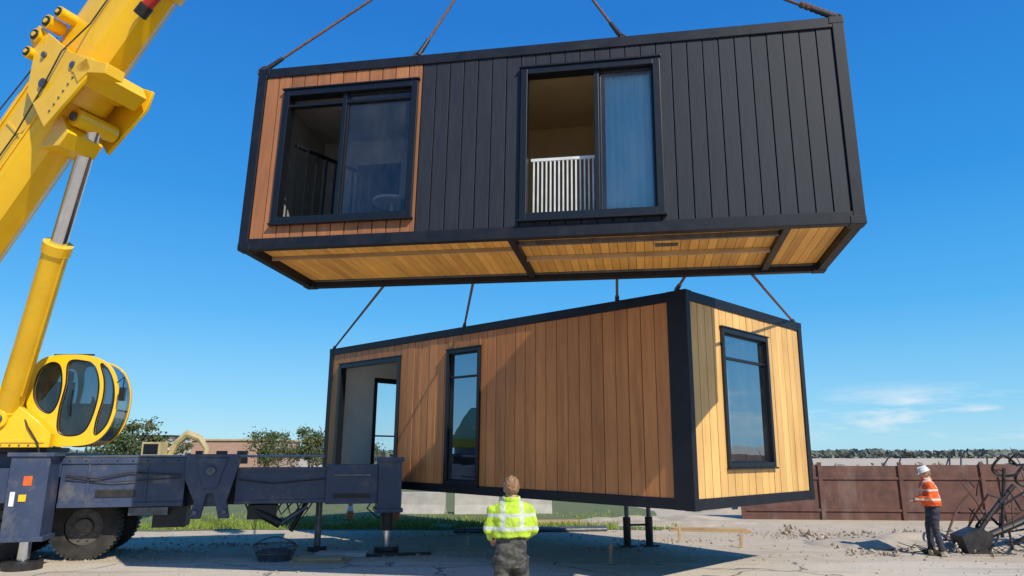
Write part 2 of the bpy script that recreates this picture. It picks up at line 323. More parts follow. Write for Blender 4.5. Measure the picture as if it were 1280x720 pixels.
# ------------------------------------------------------------------ ground
def sheet(name,pts,z,m):
    me=bpy.data.meshes.new(name); me.from_pydata([(p[0],p[1],z) for p in pts],[],[list(range(len(pts)))]); me.materials.append(m)
    o=bpy.data.objects.new(name,me); scene.collection.objects.link(o); return o
def groundmat(name,a,b,c,sc=1.0,cracks=False):
    m,nt,bs=nodes(name); co=objco(nt)
    f1=noise(nt,co,.25*sc,6,.6); f2=noise(nt,co,1.9*sc,10,.7,.4); f3=noise(nt,co,45,4,.7)
    col=mix(nt,ramp(nt,f1,.35,.65),a,b); col=mix(nt,ramp(nt,f2,.45,.75),col,c)
    tr=noise(nt,objco(nt,(.12,1.6,1)),1.3,5,.6,.3); col=mix(nt,ramp(nt,tr,.52,.66),col,tuple(x*.72 for x in b))
    col=mix(nt,ramp(nt,f3,.45,.72),col,tuple(x*.7 for x in c))
    if cracks:
        vo=N(nt,'ShaderNodeTexVoronoi',feature='DISTANCE_TO_EDGE'); vo.inputs['Scale'].default_value=.33
        wv=N(nt,'ShaderNodeVectorMath',operation='ADD'); nn=nt.nodes.new('ShaderNodeTexNoise'); nn.inputs['Scale'].default_value=1.2; nt.links.new(co,nn.inputs['Vector']); nt.links.new(co,wv.inputs[0]); nt.links.new(nn.outputs['Color'],wv.inputs[1]); nt.links.new(wv.outputs[0],vo.inputs['Vector'])
        col=mix(nt,ramp(nt,vo.outputs['Distance'],.004,.014,(1,1,1),(0,0,0)),col,(.2,.17,.14))
    nt.links.new(col,bs.inputs['Base Color']); bs.inputs['Roughness'].default_value=.95
    ad=N(nt,'ShaderNodeMath',operation='ADD'); nt.links.new(f2,ad.inputs[0]); nt.links.new(f3,ad.inputs[1]); bump(nt,bs,ad.outputs[0],.6,.025)
    return m
sheet('ground',[(-4000,-4000),(4000,-4000),(4000,4000),(-4000,4000)],0,groundmat('dry_dirt',(.56,.45,.32),(.62,.515,.375),(.46,.37,.27)))
ap=[(-40,-15),(40,-15),(40,14.4)]+[(40-k*.8,14.25+.5*mnoise.noise(V((k*.31,3,0)))+.12*mnoise.noise(V((k*1.7,8,0)))) for k in range(1,100)]+[(-40,14.2)]
sheet('concrete_apron',ap,.005,groundmat('concrete',(.68,.59,.46),(.62,.53,.41),(.55,.47,.36),.8,True))
gm=mat('grass_soil',(.09,.13,.03),(.16,.15,.06),2.5,.95,bm=.5,bd=.05)
gp=[(-26+k*1.2,19.9+.5*mnoise.noise(V((k*.4,0,5)))) for k in range(26)]
sheet('grass_verge',gp+[(5,26),(0,60),(-60,60),(-40,24)],.006,gm)
m,nt_,b_=nodes('grass_blades'); g_=N(nt_,'ShaderNodeNewGeometry'); nt_.links.new(ramp(nt_,g_.outputs['Random Per Island'],0,1,(.11,.20,.02),(.28,.33,.05)),b_.inputs['Base Color']); b_.inputs['Roughness'].default_value=.8
vs=[];fs=[]
for i in range(22000):
    x=random.uniform(-22,4.6); y=20.1+abs(random.gauss(0,1.7))
    if mnoise.noise(V((x*.5,y*.5,1)))<-.25: continue
    h=random.uniform(.05,.16)*(1.6 if random.random()<.03 else 1); a=random.uniform(0,6.28); r=random.uniform(.008,.018)
    dx,dy=math.cos(a)*r,math.sin(a)*r; k=len(vs)
    vs+=[(x-dx,y-dy,.006),(x+dx,y+dy,.006),(x+random.gauss(0,.04),y+random.gauss(0,.04),h)]; fs.append((k,k+1,k+2))
me=bpy.data.meshes.new('grass'); me.from_pydata(vs,[],fs); me.materials.append(m); o=bpy.data.objects.new('grass',me); scene.collection.objects.link(o)

def rocks(name,items,m='rock'):
    base=bmesh.new(); bmesh.ops.create_icosphere(base,subdivisions=1,radius=1); bv=np.array([v.co[:] for v in base.verts]); bf=np.array([[v.index for v in f.verts] for f in base.faces]); base.free()
    vs=[];fs=[]
    for k,(x,y,z,r) in enumerate(items):
        E=np.array(Euler((random.random()*6,random.random()*6,random.random()*6)).to_matrix()); s=np.array([random.uniform(.6,1.3),random.uniform(.6,1.2),random.uniform(.4,.8)])*r
        q=bv*rng.uniform(.75,1.15,(len(bv),1))*s@E.T+np.array([x,y,z]); vs.append(q); fs.append(bf+k*len(bv))
    me=bpy.data.meshes.new(name); me.from_pydata(np.concatenate(vs).tolist(),[],np.concatenate(fs).tolist()); me.materials.append(M[m]); o=bpy.data.objects.new(name,me); scene.collection.objects.link(o); return o
it=[]
for i in range(1900):
    x=random.uniform(6.9,16); y=random.uniform(15.0,19.5); hgt=.28*max(0,mnoise.noise(V((x*.8,y*.9,2)))+.25)
    if random.random()<.30+hgt*2: it.append((x,y,hgt*random.random(),random.uniform(.02,.075)*(2.0 if random.random()<.04 else 1)))
rocks('rubble',it)
it=[(random.uniform(-14,14),random.uniform(6,21),.008,abs(random.gauss(0,.013))+.006) for i in range(3600)]
for k in range(9):
    cx,cy=random.uniform(-9,8),random.uniform(14.3,19.5)
    it+=[(cx+random.gauss(0,.7),cy+random.gauss(0,.22),.01,abs(random.gauss(0,.018))+.008) for i in range(110)]
rocks('gravel',it)
def mound(name,cx,cy,rx,ry,h,m):
    vs=[];fs=[];n=40
    for i in range(n+1):
        for j in range(n+1):
            u=i/n*2-1;v=j/n*2-1; d=max(0,1-u*u-v*v); z=h*d**.8*(.7+.6*mnoise.noise(V((u*3+cx,v*3,0))))+.05*h*mnoise.noise(V((u*14,v*14,cx)))*(d>0)
            vs.append((cx+u*rx,cy+v*ry,z if d>0 else -.02))
    for i in range(n):
        for j in range(n): fs.append((i*(n+1)+j,(i+1)*(n+1)+j,(i+1)*(n+1)+j+1,i*(n+1)+j+1))
    me=bpy.data.meshes.new(name); me.from_pydata(vs,[],fs); me.materials.append(m); me.shade_smooth(); o=bpy.data.objects.new(name,me); scene.collection.objects.link(o)
dm=mat('spoil_dirt',(.46,.38,.28),(.34,.28,.21),1.8,.95,bm=.8,bd=.05)
mound('dirt_mound',9.8,17.0,3.2,1.2,.28,dm); mound('dirt_mound',13.2,17.5,3.0,1.4,.45,dm); mound('dirt_mound',4.4,22,3,1.2,.22,dm)

# ------------------------------------------------------------------ modular units
def strips(u0,u1,v0,v1,ops,bw,gap):
    out=[]; n=max(1,round((u1-u0)/bw)); st=(u1-u0)/n
    for i in range(n):
        a=u0+i*st+gap/2; b=u0+(i+1)*st-gap/2
        cuts=sorted({a,b}|{x for o in ops for x in (o[0],o[1]) if a<x<b})
        for c,d in zip(cuts[:-1],cuts[1:]):
            if d-c<.004: continue
            mid=(c+d)/2; segs=[(v0,v1)]
            for o in ops:
                if o[0]<mid<o[1]:
                    ns=[]
                    for s in segs:
                        if o[2]>s[0]: ns.append((s[0],min(s[1],o[2])))
                        if o[3]<s[1]: ns.append((max(s[0],o[3]),s[1]))
                    segs=ns
            for s in segs:
                if s[1]-s[0]>.004: out.append((c,d,s[0],s[1]))
    return out
def frameT(O,U,Nn):
    U=V(U);Nn=V(Nn);Z=V((0,0,1)); T=Matrix.Identity(4)
    for r in range(3): T[r][0]=U[r];T[r][1]=Z[r];T[r][2]=Nn[r];T[r][3]=O[r]
    return T
def wall(parent,T,u0,u1,v0,v1,ops,bw,m,inner,gap=.014,name='cladding'):
    b=MB(); oo=[(o[0]+.03,o[1]-.03,o[2]+.03,o[3]-.03) for o in ops]
    for s in strips(u0,u1,v0,v1,oo,bw,gap):
        j=random.uniform(0,.006); b.box((s[0],s[2],-.058),(s[1],s[3],-.024-j),m,T)
    b.build(name,parent,bevel=.003)
    b=MB()
    for s in strips(u0-.05,u1+.05,v0,v1,oo,.9,0): b.box((s[0],s[2],-.10),(s[1],s[3],-.062),'cavity',T); 
    for s in strips(u0-.05,u1+.05,v0,v1,oo,.9,0): b.box((s[0],s[2],-.13),(s[1],s[3],-.102),inner,T)
    b.build(name+'_backing',parent)
def window(parent,T,o,fw=.07,bars_v=(),bars_h=(),gl='glass',name='window',out=.02,nog=()):
    u0,u1,v0,v1=o; b=MB(); B='winframe'
    b.box((u0,v0,-.15),(u0+fw,v1,out),B,T); b.box((u1-fw,v0,-.15),(u1,v1,out),B,T)
    b.box((u0+fw,v0,-.148),(u1-fw,v0+fw,out-.003),B,T); b.box((u0+fw,v1-fw,-.148),(u1-fw,v1,out-.003),B,T)
    b.box((u0-.02,v0-.03,-.02),(u1+.02,v0-.002,out+.03),B,T); b.box((u0-.02,v1+.002,-.02),(u1+.02,v1+.025,out+.02),B,T)
    for x in bars_v: b.box((x-.03,v0+fw,-.12),(x+.03,v1-fw,-.02),B,T)
    xs=[u0+fw]+list(bars_v)+[u1-fw]
    for y,i in bars_h:
        a=xs[i]+(.03 if i>0 else 0); c=xs[i+1]-(.03 if i+1<len(xs)-1 else 0); b.box((a,y-.02,-.115),(c,y+.02,-.025),B,T)
    for i in range(len(xs)-1):
        if i in nog: continue
        a=xs[i]+(.03 if i>0 else .001); c=xs[i+1]-(.03 if i+1<len(xs)-1 else .001); s=.03
        b.box((a,v0+fw,-.10),(a+s,v1-fw,-.045),B,T); b.box((c-s,v0+fw,-.10),(c,v1-fw,-.045),B,T)
        b.box((a+s,v0+fw,-.098),(c-s,v0+fw+s,-.047),B,T); b.box((a+s,v1-fw-s,-.098),(c-s,v1-fw,-.047),B,T)
    b.build(name+'_frame',parent,bevel=.004)
    b=MB()
    for i in range(len(xs)-1):
        if i in nog: continue
        b.add([T@V((xs[i],v0+fw,-.07)),T@V((xs[i+1],v0+fw,-.07)),T@V((xs[i+1],v1-fw,-.07)),T@V((xs[i],v1-fw,-.07))],[(0,1,2,3)],gl)
    if b.v: b.build(name+'_glass',parent)
def steelframe(parent,X,Y,H,post,rt,rb,posts=None):
    b=MB(); p=post
    ps=posts or {}
    for i,(x,y) in enumerate(((0,0),(X,0),(0,Y),(X,Y))):
        px,py=ps.get(i,(p,p)); x0=0 if x==0 else X-px; y0=0 if y==0 else Y-py
        b.box((x0,y0,0),(x0+px,y0+py,H),'black')
        cx0=-.004 if x==0 else X-.178; cy0=-.004 if y==0 else Y-.178
        for z in (-.004,H-.10): b.box((cx0,cy0,z),(cx0+.182,cy0+.182,z+.104),'black')
    e=.003
    def pw(i): return ps.get(i,(p,p))
    for (z0,z1) in ((e,rb),(H-rt,H-e)):
        b.box((pw(0)[0],e,z0),(X-pw(1)[0],.12,z1),'black'); b.box((pw(2)[0],Y-.12,z0),(X-pw(3)[0],Y-e,z1),'black')
        b.box((e,pw(0)[1],z0),(.12,Y-pw(2)[1],z1),'black'); b.box((X-.12,pw(1)[1],z0),(X-e,Y-pw(3)[1],z1),'black')
    b.build('steel_frame',parent,bevel=.008)
# ---- lower unit
HL=3.4; LL=10.645; LW=4.3247
TL=Matrix.Translation((2.7304,11.0748,1.1767))@Euler((.0083,.0041,.787)).to_matrix().to_4x4()
low=empty('modular_house_unit',TL)
steelframe(low,LW,LL,HL,.16,.17,.17,posts={0:(.13,.36)})
TA=frameT((0,0,0),(0,1,0),(-1,0,0)); TB=frameT((0,0,0),(1,0,0),(0,-1,0))
TC=frameT((LW,0,0),(0,1,0),(1,0,0)); TD=frameT((0,LL,0),(1,0,0),(0,1,0))
slim=(4.80,5.86,.17,2.93); door=(7.52,10.12,.17,2.95); endw=(1.07,2.76,.62,2.92)
wall(low,TA,.36,LL-.16,.17,HL-.17,[slim,door],.265,'wood','plaster',name='long_wall_cladding')
wall(low,TB,.13,LW-.16,.17,HL-.17,[endw],.24,'woodr','plaster',name='end_wall_cladding')
wall(low,TC,.16,LL-.16,.17,HL-.17,[(1.5,4.2,.4,2.7),(7.6,9.8,.4,2.7)],.30,'wood','plaster',name='rear_wall_cladding')
backw=(1.35,2.35,.17,2.75)
wall(low,TD,.16,LW-.16,.17,HL-.17,[backw],.30,'wood','plaster',name='far_wall_cladding')
window(low,TA,slim,.08,bars_h=[(2.35,0)],gl='glassr',name='slim_window')
window(low,TA,door,.10,gl='glass',name='door_opening',nog=(0,))
window(low,TB,endw,.08,bars_h=[(2.42,0)],gl='glassr',name='end_window')
window(low,TC,(1.5,4.2,.4,2.7),.08,name='rear_window'); window(low,TC,(7.6,9.8,.4,2.7),.08,name='rear_window')
window(low,TD,backw,.10,bars_h=[(1.2,0)],name='far_window')
b=MB(); b.box((.125,.125,.02),(LW-.125,LL-.125,.16),'cavity'); b.box((.135,.135,.162),(LW-.135,LL-.135,.19),'floor')
b.box((.125,.125,HL-.10),(LW-.125,LL-.125,HL-.02),'roof'); b.box((.135,.135,HL-.24),(LW-.135,LL-.135,HL-.20),'plaster')
b.box((.14,6.9,.19),(LW-.14,7.0,HL-.24),'plaster')
b.box((2.9,9.2,.19),(3.6,9.9,1.1),'grey'); b.build('floor_and_roof',low)
b=MB()
for k in range(9): b.box((.13,.6+k*1.15,-.0),(LW-.13,.72+k*1.15,.018),'black')
b.build('floor_joists',low)

# ---- upper unit
sc=1.02; HU=2.75*sc; UL=7.945*sc; UW=2.0119*sc+.11
pu=CAM+(V((-3.7201,9.2794,4.7048))-CAM)*sc
TU=Matrix.Translation(pu)@Euler((-.0348,.011,-.1834)).to_matrix().to_4x4()
upu=empty('modular_house_unit',TU)
steelframe(upu,UL,UW,HU,.14,.15,.16)
UA=frameT((0,0,0),(1,0,0),(0,-1,0)); UB=frameT((UL,0,0),(0,1,0),(1,0,0)); UC=frameT((0,0,0),(0,1,0),(-1,0,0)); UD=frameT((0,UW,0),(1,0,0),(0,1,0))
w1=(.057*UL,.307*UL,.128*HU,.856*HU); w2=(.487*UL,.715*UL,.085*HU,.865*HU)
zc=.312*UL
wall(upu,UA,.14,zc,.16,HU-.15,[w1],.20,'woodh','grey',name='cedar_cladding')
wall(upu,UA,zc+.001,UL-.14,.16,HU-.15,[w2],.205,'dark','beige',name='dark_cladding')
for T_,n_,l_ in ((UB,'right_wall_cladding',UW),(UC,'left_wall_cladding',UW),(UD,'rear_wall_cladding',UL)):
    wall(upu,T_,.14,l_-.14,.16,HU-.15,[],.205,'dark','beige' if l_==UL else 'grey',name=n_)
window(upu,UA,w1,.09,bars_v=(.172*UL,),bars_h=[(.775*HU,0),(.775*HU,1)],name='picture_window',out=.03,nog=(0,))
window(upu,UA,w2,.09,bars_v=(.612*UL,),name='balcony_window',out=.03,nog=(0,))
b=MB()
b.box((.135,.135,.19),(UL-.135,UW-.135,.235),'floor'); b.box((.125,.125,HU-.10),(UL-.125,UW-.125,HU-.02),'roof'); 
b.box((.14,.14,HU-.24),(UL*.40,UW-.165,HU-.2),'grey'); b.box((UL*.402,.14,HU-.24),(UL-.14,UW-.14,HU-.2),'beige')
b.box((UL*.40-.05,.14,.24),(UL*.40,UW-.14,HU-.24),'grey'); b.box((UL*.80,.14,.24),(UL*.80+.05,UW-.14,HU-.24),'beige')
b.box((.14,UW-.16,.24),(UL*.40-.05,UW-.14,HU-.24),'grey')
b.box((.8,UW-.20,.24),(1.55,UW-.162,2.1),'winframe')
b.build('floor_ceiling_partitions',upu)
b=MB()
x0,x1=w2[0]+.11,.612*UL-.03
for k in range(15): 
    x=x0+.04+(x1-x0-.08)*k/14; b.box((x-.010,.24,w2[2]+.11),(x+.010,.26,w2[2]+.92),'white')
b.box((x0,.235,w2[2]+.92),(x1,.27,w2[2]+.96),'white'); b.box((x0,.235,w2[2]+.10),(x1,.27,w2[2]+.13),'white'); b.build('white_balustrade',upu)
b=MB()
for k in range(9):
    x=w1[0]+.14+k*.08; y=.28+k*.15; b.box((x-.014,y-.014,w1[2]+.1),(x+.014,y+.014,w1[2]+1.28),'winframe')
b.cyl((w1[0]+.11,.26,w1[2]+1.3),(w1[0]+.84,1.6,w1[2]+1.3),.03,'winframe'); b.build('dark_balustrade',upu)
b=MB(); n=40; vs=[]
xa,xb=.625*UL,.700*UL
for i in range(n+1):
    x=xa+(xb-xa)*i/n; y=.19+.010*math.sin(i*1.1)
    vs+=[(x,y,w2[2]+.12),(x,y,w2[3]-.11)]
b.add(vs,[(2*i,2*i+2,2*i+3,2*i+1) for i in range(n)],'skyrefl'); b.build('sky_reflection_panel',upu)  # added panel behind the pane, carries its painted sky reflection
b=MB(); b.cyl((1.98,.6,w1[2]+.45),(1.98,.6,w1[2]+.49),.28,'grey'); b.cyl((1.98,.6,.24),(1.98,.6,w1[2]+.45),.03,'grey'); b.build('round_table',upu,smooth=40)
b=MB(); x=.13
while x<UL-.14:
    x2=min(x+.12,UL-.125); b.box((x+.003,.125,.115),(x2-.003,UW-.125,.15),'pine'); x=x2
b.build('soffit_planks',upu,bevel=.002)
b=MB(); b.box((.122,.122,.152),(UL-.122,UW-.122,.188),'cavity')
for fx in (.47,.895): b.box((fx*UL-.045,.125,.03),(fx*UL+.045,UW-.125,.112),'black')
b.box((.47*UL+.05,.46,.05),(.895*UL-.05,.51,.113),'greysteel'); b.box((.47*UL+.05,1.15,.05),(.895*UL-.05,1.19,.113),'timber')
b.box((.125,.70,.06),(.47*UL-.05,.73,.113),'timber')
b.box((.70*UL,.80,.09),(.70*UL+.3,.88,.113),'greysteel')
b.box((.15,.122,.085),(UL-.15,.155,.112),'greysteel'); b.box((.15,UW-.155,.085),(UL-.15,UW-.122,.112),'greysteel')
b.build('soffit_beams',upu,bevel=.003)

# ------------------------------------------------------------------ rigging
hook=V((.1,9.6,10.5))
def sling(name,p,q,r=.022,m='sling',sag=0):
    b=MB(); p=V(p);q=V(q); n=14
    pts=[p.lerp(q,i/n)-V((0,0,sag*4*(i/n)*(1-i/n))) for i in range(n+1)]
    b.tube(pts,r,m,8); d=(q-p).normalized()
    b.tube([p+d*.02,p+d*.32],[r*1.9,r*1.5],'blacksteel',8)
    a=d.cross(V((0,1,0))).normalized()
    b.tube([p+d*(.09*math.sin(t))+a*(.06*math.cos(t)) -d*.02 for t in [math.pi*2*k/12 for k in range(13)]],.016,'greysteel',6)
    b.build(name,None,smooth=60)
for (x,y) in [(.06,.06),(.30*UL,.06),(.655*UL,.06),(UL-.08,.06)]: sling('lifting_sling',TU@V((x,y,HU+.02)),hook,.020)
b=MB(); c=TU@V((UL-.08,.08,HU+.03))
for k in range(7):
    q=c.lerp(hook,k*.014); b.ell(q+V((0,0,.02)),(.055,.05,.045),'rust',8)
b.build('lifting_chain',None,smooth=60)
pairs=[((.06,LL-.1),.165),((.06,.506*LL),.35),((.06,.13*LL),.63),((.06,.2),.755),((LW-.1,.1),.875)]
for (xy,t) in pairs: sling('lower_lifting_sling',TL@V((xy[0],xy[1],HL+.02)),TU@V((t*UL,UW-.05,0)),.022)

# ------------------------------------------------------------------ crane
crane=empty('mobile_crane')
O=V((-9.46,13.6,0)); U=V((.966,.2585,0)).normalized(); Wd=V((-U.y,U.x,0)); Z=V((0,0,1))
TCR=Matrix(((U.x,Wd.x,0,O.x),(U.y,Wd.y,0,O.y),(0,0,1,0),(0,0,0,1)))
b=MB(); B=lambda lo,hi,m: b.box(lo,hi,m,TCR)
fn=lambda u,z,w: TCR@V((u,w,z))
B((-5,.45,1.0),(6.8,1.6,1.55),'blacksteel')
B((-5,-.05,1.58),(1.0,2.6,2.02),'navy')
B((1.0,0,1.02),(3.17,.9,1.93),'navy')
B((1.0,-.03,1.82),(3.17,-.002,1.93),'navy'); B((1.0,-.03,1.02),(3.17,-.002,1.10),'navy')
for x in (1.45,2.45): B((x,-.02,1.10),(x+.05,-.003,1.82),'navy')
for k in range(8): B((1.12+k*.27,-.04,1.86),(1.15+k*.27,-.031,1.89),'blacksteel')
B((1.0,.0,1.935),(5.8,2.4,1.97),'greysteel')
B((1.62,-.018,1.2),(2.3,-.002,1.34),'blacksteel'); B((2.6,-.012,1.45),(2.9,-.002,1.6),'greysteel')
B((4.1,.08,1.05),(5.85,.75,1.72),'navy'); B((4.1,.05,1.66),(5.85,.078,1.74),'navy'); B((4.1,.05,1.03),(5.85,.078,1.10),'navy')
B((5.85,.0,1.0),(6.9,.85,1.78),'navy')
for k in range(5): B((4.4+k*.3,.06,1.3),(4.44+k*.3,.079,1.34),'greysteel')
B((6.0,-.02,1.12),(6.75,-.001,1.2),'blacksteel'); B((6.0,-.02,1.55),(6.75,-.001,1.6),'greysteel')
b.tube([fn(1.1,1.62,-.05),fn(1.6,1.55,-.06),fn(2.2,1.66,-.05),fn(3.1,1.6,-.05)],.016,'rubber',6); b.tube([fn(1.1,1.56,-.05),fn(1.9,1.48,-.06),fn(3.1,1.55,-.05)],.012,'rubber',6)
b.tube([fn(4.15,1.5,.03),fn(4.8,1.42,.02),fn(5.85,1.5,.03)],.014,'rubber',6)
b.build('chassis',crane,bevel=.012)
b=MB()
b.prism([(3.17,2.0),(4.14,2.0),(4.14,1.72),(3.98,1.1),(4.05,.78),(3.85,.78),(3.72,1.25),(3.6,1.25),(3.52,.78),(3.32,.78),(3.38,1.1),(3.17,1.55)],-.12,.02,'navy',fn)
b.prism([(3.2,1.95),(4.1,1.95),(3.9,1.0),(3.4,1.0)],.022,1.0,'navy',fn)
b.prism([(3.35,1.93),(3.95,1.93),(3.78,1.35),(3.52,1.35)],-.15,-.122,'navy',fn)
b.cyl(fn(3.65,1.68,-.2),fn(3.65,1.68,0),.09,'greysteel'); b.cyl(fn(3.42,.9,-.16),fn(3.42,.9,0),.05,'greysteel'); b.cyl(fn(3.95,.9,-.16),fn(3.95,.9,0),.05,'greysteel')
b.build('outrigger_bracket',crane,bevel=.012,smooth=40)
b=MB(); B=lambda lo,hi,m: b.box(lo,hi,m,TCR)
B((.36,-.62,.55),(.98,-.02,2.02),'navy'); B((.30,-.66,1.96),(1.04,.0,2.03),'navy'); B((.30,-.66,.50),(1.04,0,.58),'navy')
B((-.6,-.45,1.15),(.36,0,1.75),'navy'); B((-2.5,-.45,1.15),(-.6,0,1.75),'greysteel')
B((.42,-.632,1.1),(.50,-.622,1.35),'white'); B((.60,-.632,1.45),(.74,-.622,1.62),'orangep'); B((.56,-.634,1.18),(.68,-.622,1.3),'yellow')
b.cyl(fn(.67,.55,-.3),fn(.67,.15,-.3),.10,'chrome'); b.cyl(fn(.67,.15,-.3),fn(.67,.0,-.3),.32,'blacksteel')
b.build('outrigger_box',crane,bevel=.012,smooth=40)
b=MB(); B=lambda lo,hi,m: b.box(lo,hi,m,TCR)
B((6.9,-.10,.85),(7.38,.6,1.90),'navy'); B((6.86,-.14,1.84),(7.42,.64,1.93),'navy'); B((6.86,-.14,.82),(7.42,.64,.90),'navy')
b.cyl(fn(7.14,.85,.2),fn(7.14,.45,.2),.13,'blacksteel'); b.cyl(fn(7.14,.45,.2),fn(7.14,.12,.2),.08,'chrome'); b.cyl(fn(7.14,.14,.2),fn(7.14,.06,.2),.26,'blacksteel'); 
B((6.6,-.35,.0),(8.0,.75,.06),'blacksteel')
b.tube([fn(6.9,1.2,.1),fn(6.7,.9,.05),fn(6.95,.7,.1),fn(7.05,.8,.15)],.018,'rubber',8)
b.build('outrigger_jack',crane,bevel=.01,smooth=40)
b=MB(); B=lambda lo,hi,m: b.box(lo,hi,m,TCR)
b.cyl(fn(5.75,1.05,.9),fn(5.75,.1,.9),.07,'greysteel'); b.cyl(fn(5.75,.1,.9),fn(5.75,.0,.9),.2,'blacksteel'); 
b.cyl(fn(5.5,1.05,.5),fn(5.2,.45,.5),.05,'blacksteel'); b.cyl(fn(4.4,.95,.3),fn(5.0,.62,.2),.09,'blacksteel'); b.cyl(fn(5.0,.62,.2),fn(5.5,.95,.3),.05,'greysteel')
B((4.35,.2,.72),(4.9,.7,1.0),'blacksteel'); B((2.6,.3,.6),(3.2,.9,1.0),'blacksteel'); B((2.2,.1,.85),(2.9,.7,1.0),'greysteel')
for k in range(6): b.tube([fn(4.3+k*.2,1.02,.3),fn(4.4+k*.2,.80-.05*(k%3),.25),fn(4.6+k*.2,1.02,.3)],.018,'rubber',6)
b.build('underslung_gear',crane,bevel=.006,smooth=40)
def wheel(u,w,r=.62,wd=.42):
    b=MB(); seg=40
    prof=[(.0,r*.55),(.02,r*.62),(.03,r*.9),(.06,r*.985),(.1,r),(wd-.1,r),(wd-.06,r*.985),(wd-.03,r*.9),(wd-.02,r*.62),(wd,r*.55)]
    vs=[fn(u+rr*math.cos(2*math.pi*k/seg),r+rr*math.sin(2*math.pi*k/seg),w+x) for x,rr in prof for k in range(seg)]
    n=len(prof); b.add(vs,[(i*seg+k,i*seg+(k+1)%seg,(i+1)*seg+(k+1)%seg,(i+1)*seg+k) for i in range(n-1) for k in range(seg)],'rubber')
    for k in range(44):
        a=2*math.pi*k/44; T=TCR@Matrix.Translation((u,w+wd/2,r))@Matrix.Rotation(-a,4,'Y')@Matrix.Translation((r,0,0)); b.box((-.02,-wd/2+.05,-.022),(.016,wd/2-.05,.022),'rubber',T)
    b.cyl(fn(u,r,w+.09),fn(u,r,w+wd-.09),r*.56,'rim',seg=32); b.cyl(fn(u,r,w-.0),fn(u,r,w+.1),r*.24,'rim',r1=r*.28)
    for k in range(10):
        a=2*math.pi*k/10; c=(u+math.cos(a)*r*.4,r+math.sin(a)*r*.4); b.cyl(fn(c[0],c[1],w+.06),fn(c[0],c[1],w+.1),.02,'greysteel',seg=8)
    b.build('wheel',crane,smooth=35)
for u in (-3.2,-1.6,-.15,1.35): wheel(u,.55); wheel(u,2.0)
b=MB()
b.cyl(fn(-.6,2.0,1.3),fn(-.6,2.22,1.3),1.1,'greysteel',seg=40)
b.prism([(-3.4,2.22),(.93,2.18),(.93,2.60),(.55,2.86),(.05,3.18),(-.6,3.3),(-1.5,3.9),(-3.4,3.9)],.25,.85,'yellow',fn)
b.prism([(-3.4,2.22),(.6,2.22),(.6,2.5),(-1.5,3.6),(-3.4,3.6)],.9,2.2,'yellow',fn)
b.prism([(-1.6,2.12),(.88,2.12),(.88,2.36),(.62,2.62),(.36,2.82),(-.05,3.15),(-.8,3.3),(-1.6,3.5)],-.48,-.25,'yellow',fn)
b.prism([(-1.6,2.2),(.80,2.2),(.80,2.26),(-1.6,2.26)],-.50,-.481,'yellow',fn)
b.cyl(fn(.0,2.62,-.56),fn(.0,2.62,-.2),.17,'yellow'); b.cyl(fn(.0,2.62,-.60),fn(.0,2.62,-.55),.10,'greysteel')
for k in range(5): b.cyl(fn(.1+k*.15,2.16,-.5),fn(.1+k*.15,2.16,-.48),.018,'greysteel',seg=8)
b.prism([(-.4,2.03),(.8,2.03),(.8,2.12),(-.4,2.12)],-.3,1.0,'blacksteel',fn)
b.tube([fn(.2,3.0,-.3),fn(.5,2.5,-.52),fn(.7,2.2,-.52),fn(.75,2.0,-.5)],.018,'rubber',6)
b.build('superstructure',crane,bevel=.02,smooth=40)
def spline(pts,n=8):
    P_=[V(((p[0]-.36)*.90+.30,p[1],0)) for p in pts]; out=[]; m_=len(P_)
    for i in range(m_):
        p0,p1,p2,p3=P_[(i-1)%m_],P_[i],P_[(i+1)%m_],P_[(i+2)%m_]
        for k in range(n):
            t=k/n; q=.5*((2*p1)+(-p0+p2)*t+(2*p0-5*p1+4*p2-p3)*t*t+(-p0+3*p1-3*p2+p3)*t**3); out.append((q.x,q.y))
    return out
outer=spline([(.36,3.2),(.42,3.6),(.62,3.80),(1.05,3.86),(1.5,3.84),(1.85,3.68),(2.04,3.35),(2.08,2.95),(1.98,2.5),(1.72,2.22),(1.3,2.15),(.95,2.17),(.62,2.45),(.42,2.8)])
rw=spline([(.48,3.22),(.54,3.54),(.72,3.70),(.90,3.64),(.98,3.3),(.95,2.95),(.84,2.76),(.66,2.82),(.52,3.0)])
dw=spline([(1.06,3.72),(1.35,3.75),(1.56,3.66),(1.69,3.30),(1.67,2.85),(1.54,2.45),(1.30,2.34),(1.04,2.42),(1.0,2.8),(1.06,3.3)])
fw_=spline([(1.68,3.70),(1.82,3.62),(1.97,3.32),(2.01,2.95),(1.93,2.56),(1.74,2.36),(1.72,2.6),(1.80,3.05),(1.78,3.4)])
def plate(w,th,holes,name,m):
    cu=bpy.data.curves.new(name,'CURVE'); cu.dimensions='2D'; cu.fill_mode='BOTH'; cu.extrude=th/2; cu.bevel_depth=.008
    for pts in [outer]+holes:
        s=cu.splines.new('POLY'); s.points.add(len(pts)-1); s.use_cyclic_u=True
        for i,p in enumerate(pts): s.points[i].co=(p[0],p[1],0,1)
    o=bpy.data.objects.new(name,cu); scene.collection.objects.link(o); me=evalmesh(o); bpy.data.objects.remove(o)
    me.materials.clear(); me.materials.append(M[m]); o=bpy.data.objects.new(name,me); scene.collection.objects.link(o)
    T=Matrix(((1,0,0,0),(0,0,1,w),(0,1,0,0),(0,0,0,1))); o.matrix_world=TCR@T; o.parent=crane; return o
WN,WF=-.15,.85
plate(WN,.07,[rw,dw,fw_],'cab_side','yellow'); plate(WF,.07,[rw,dw,fw_],'cab_far_side','yellow')
b=MB()
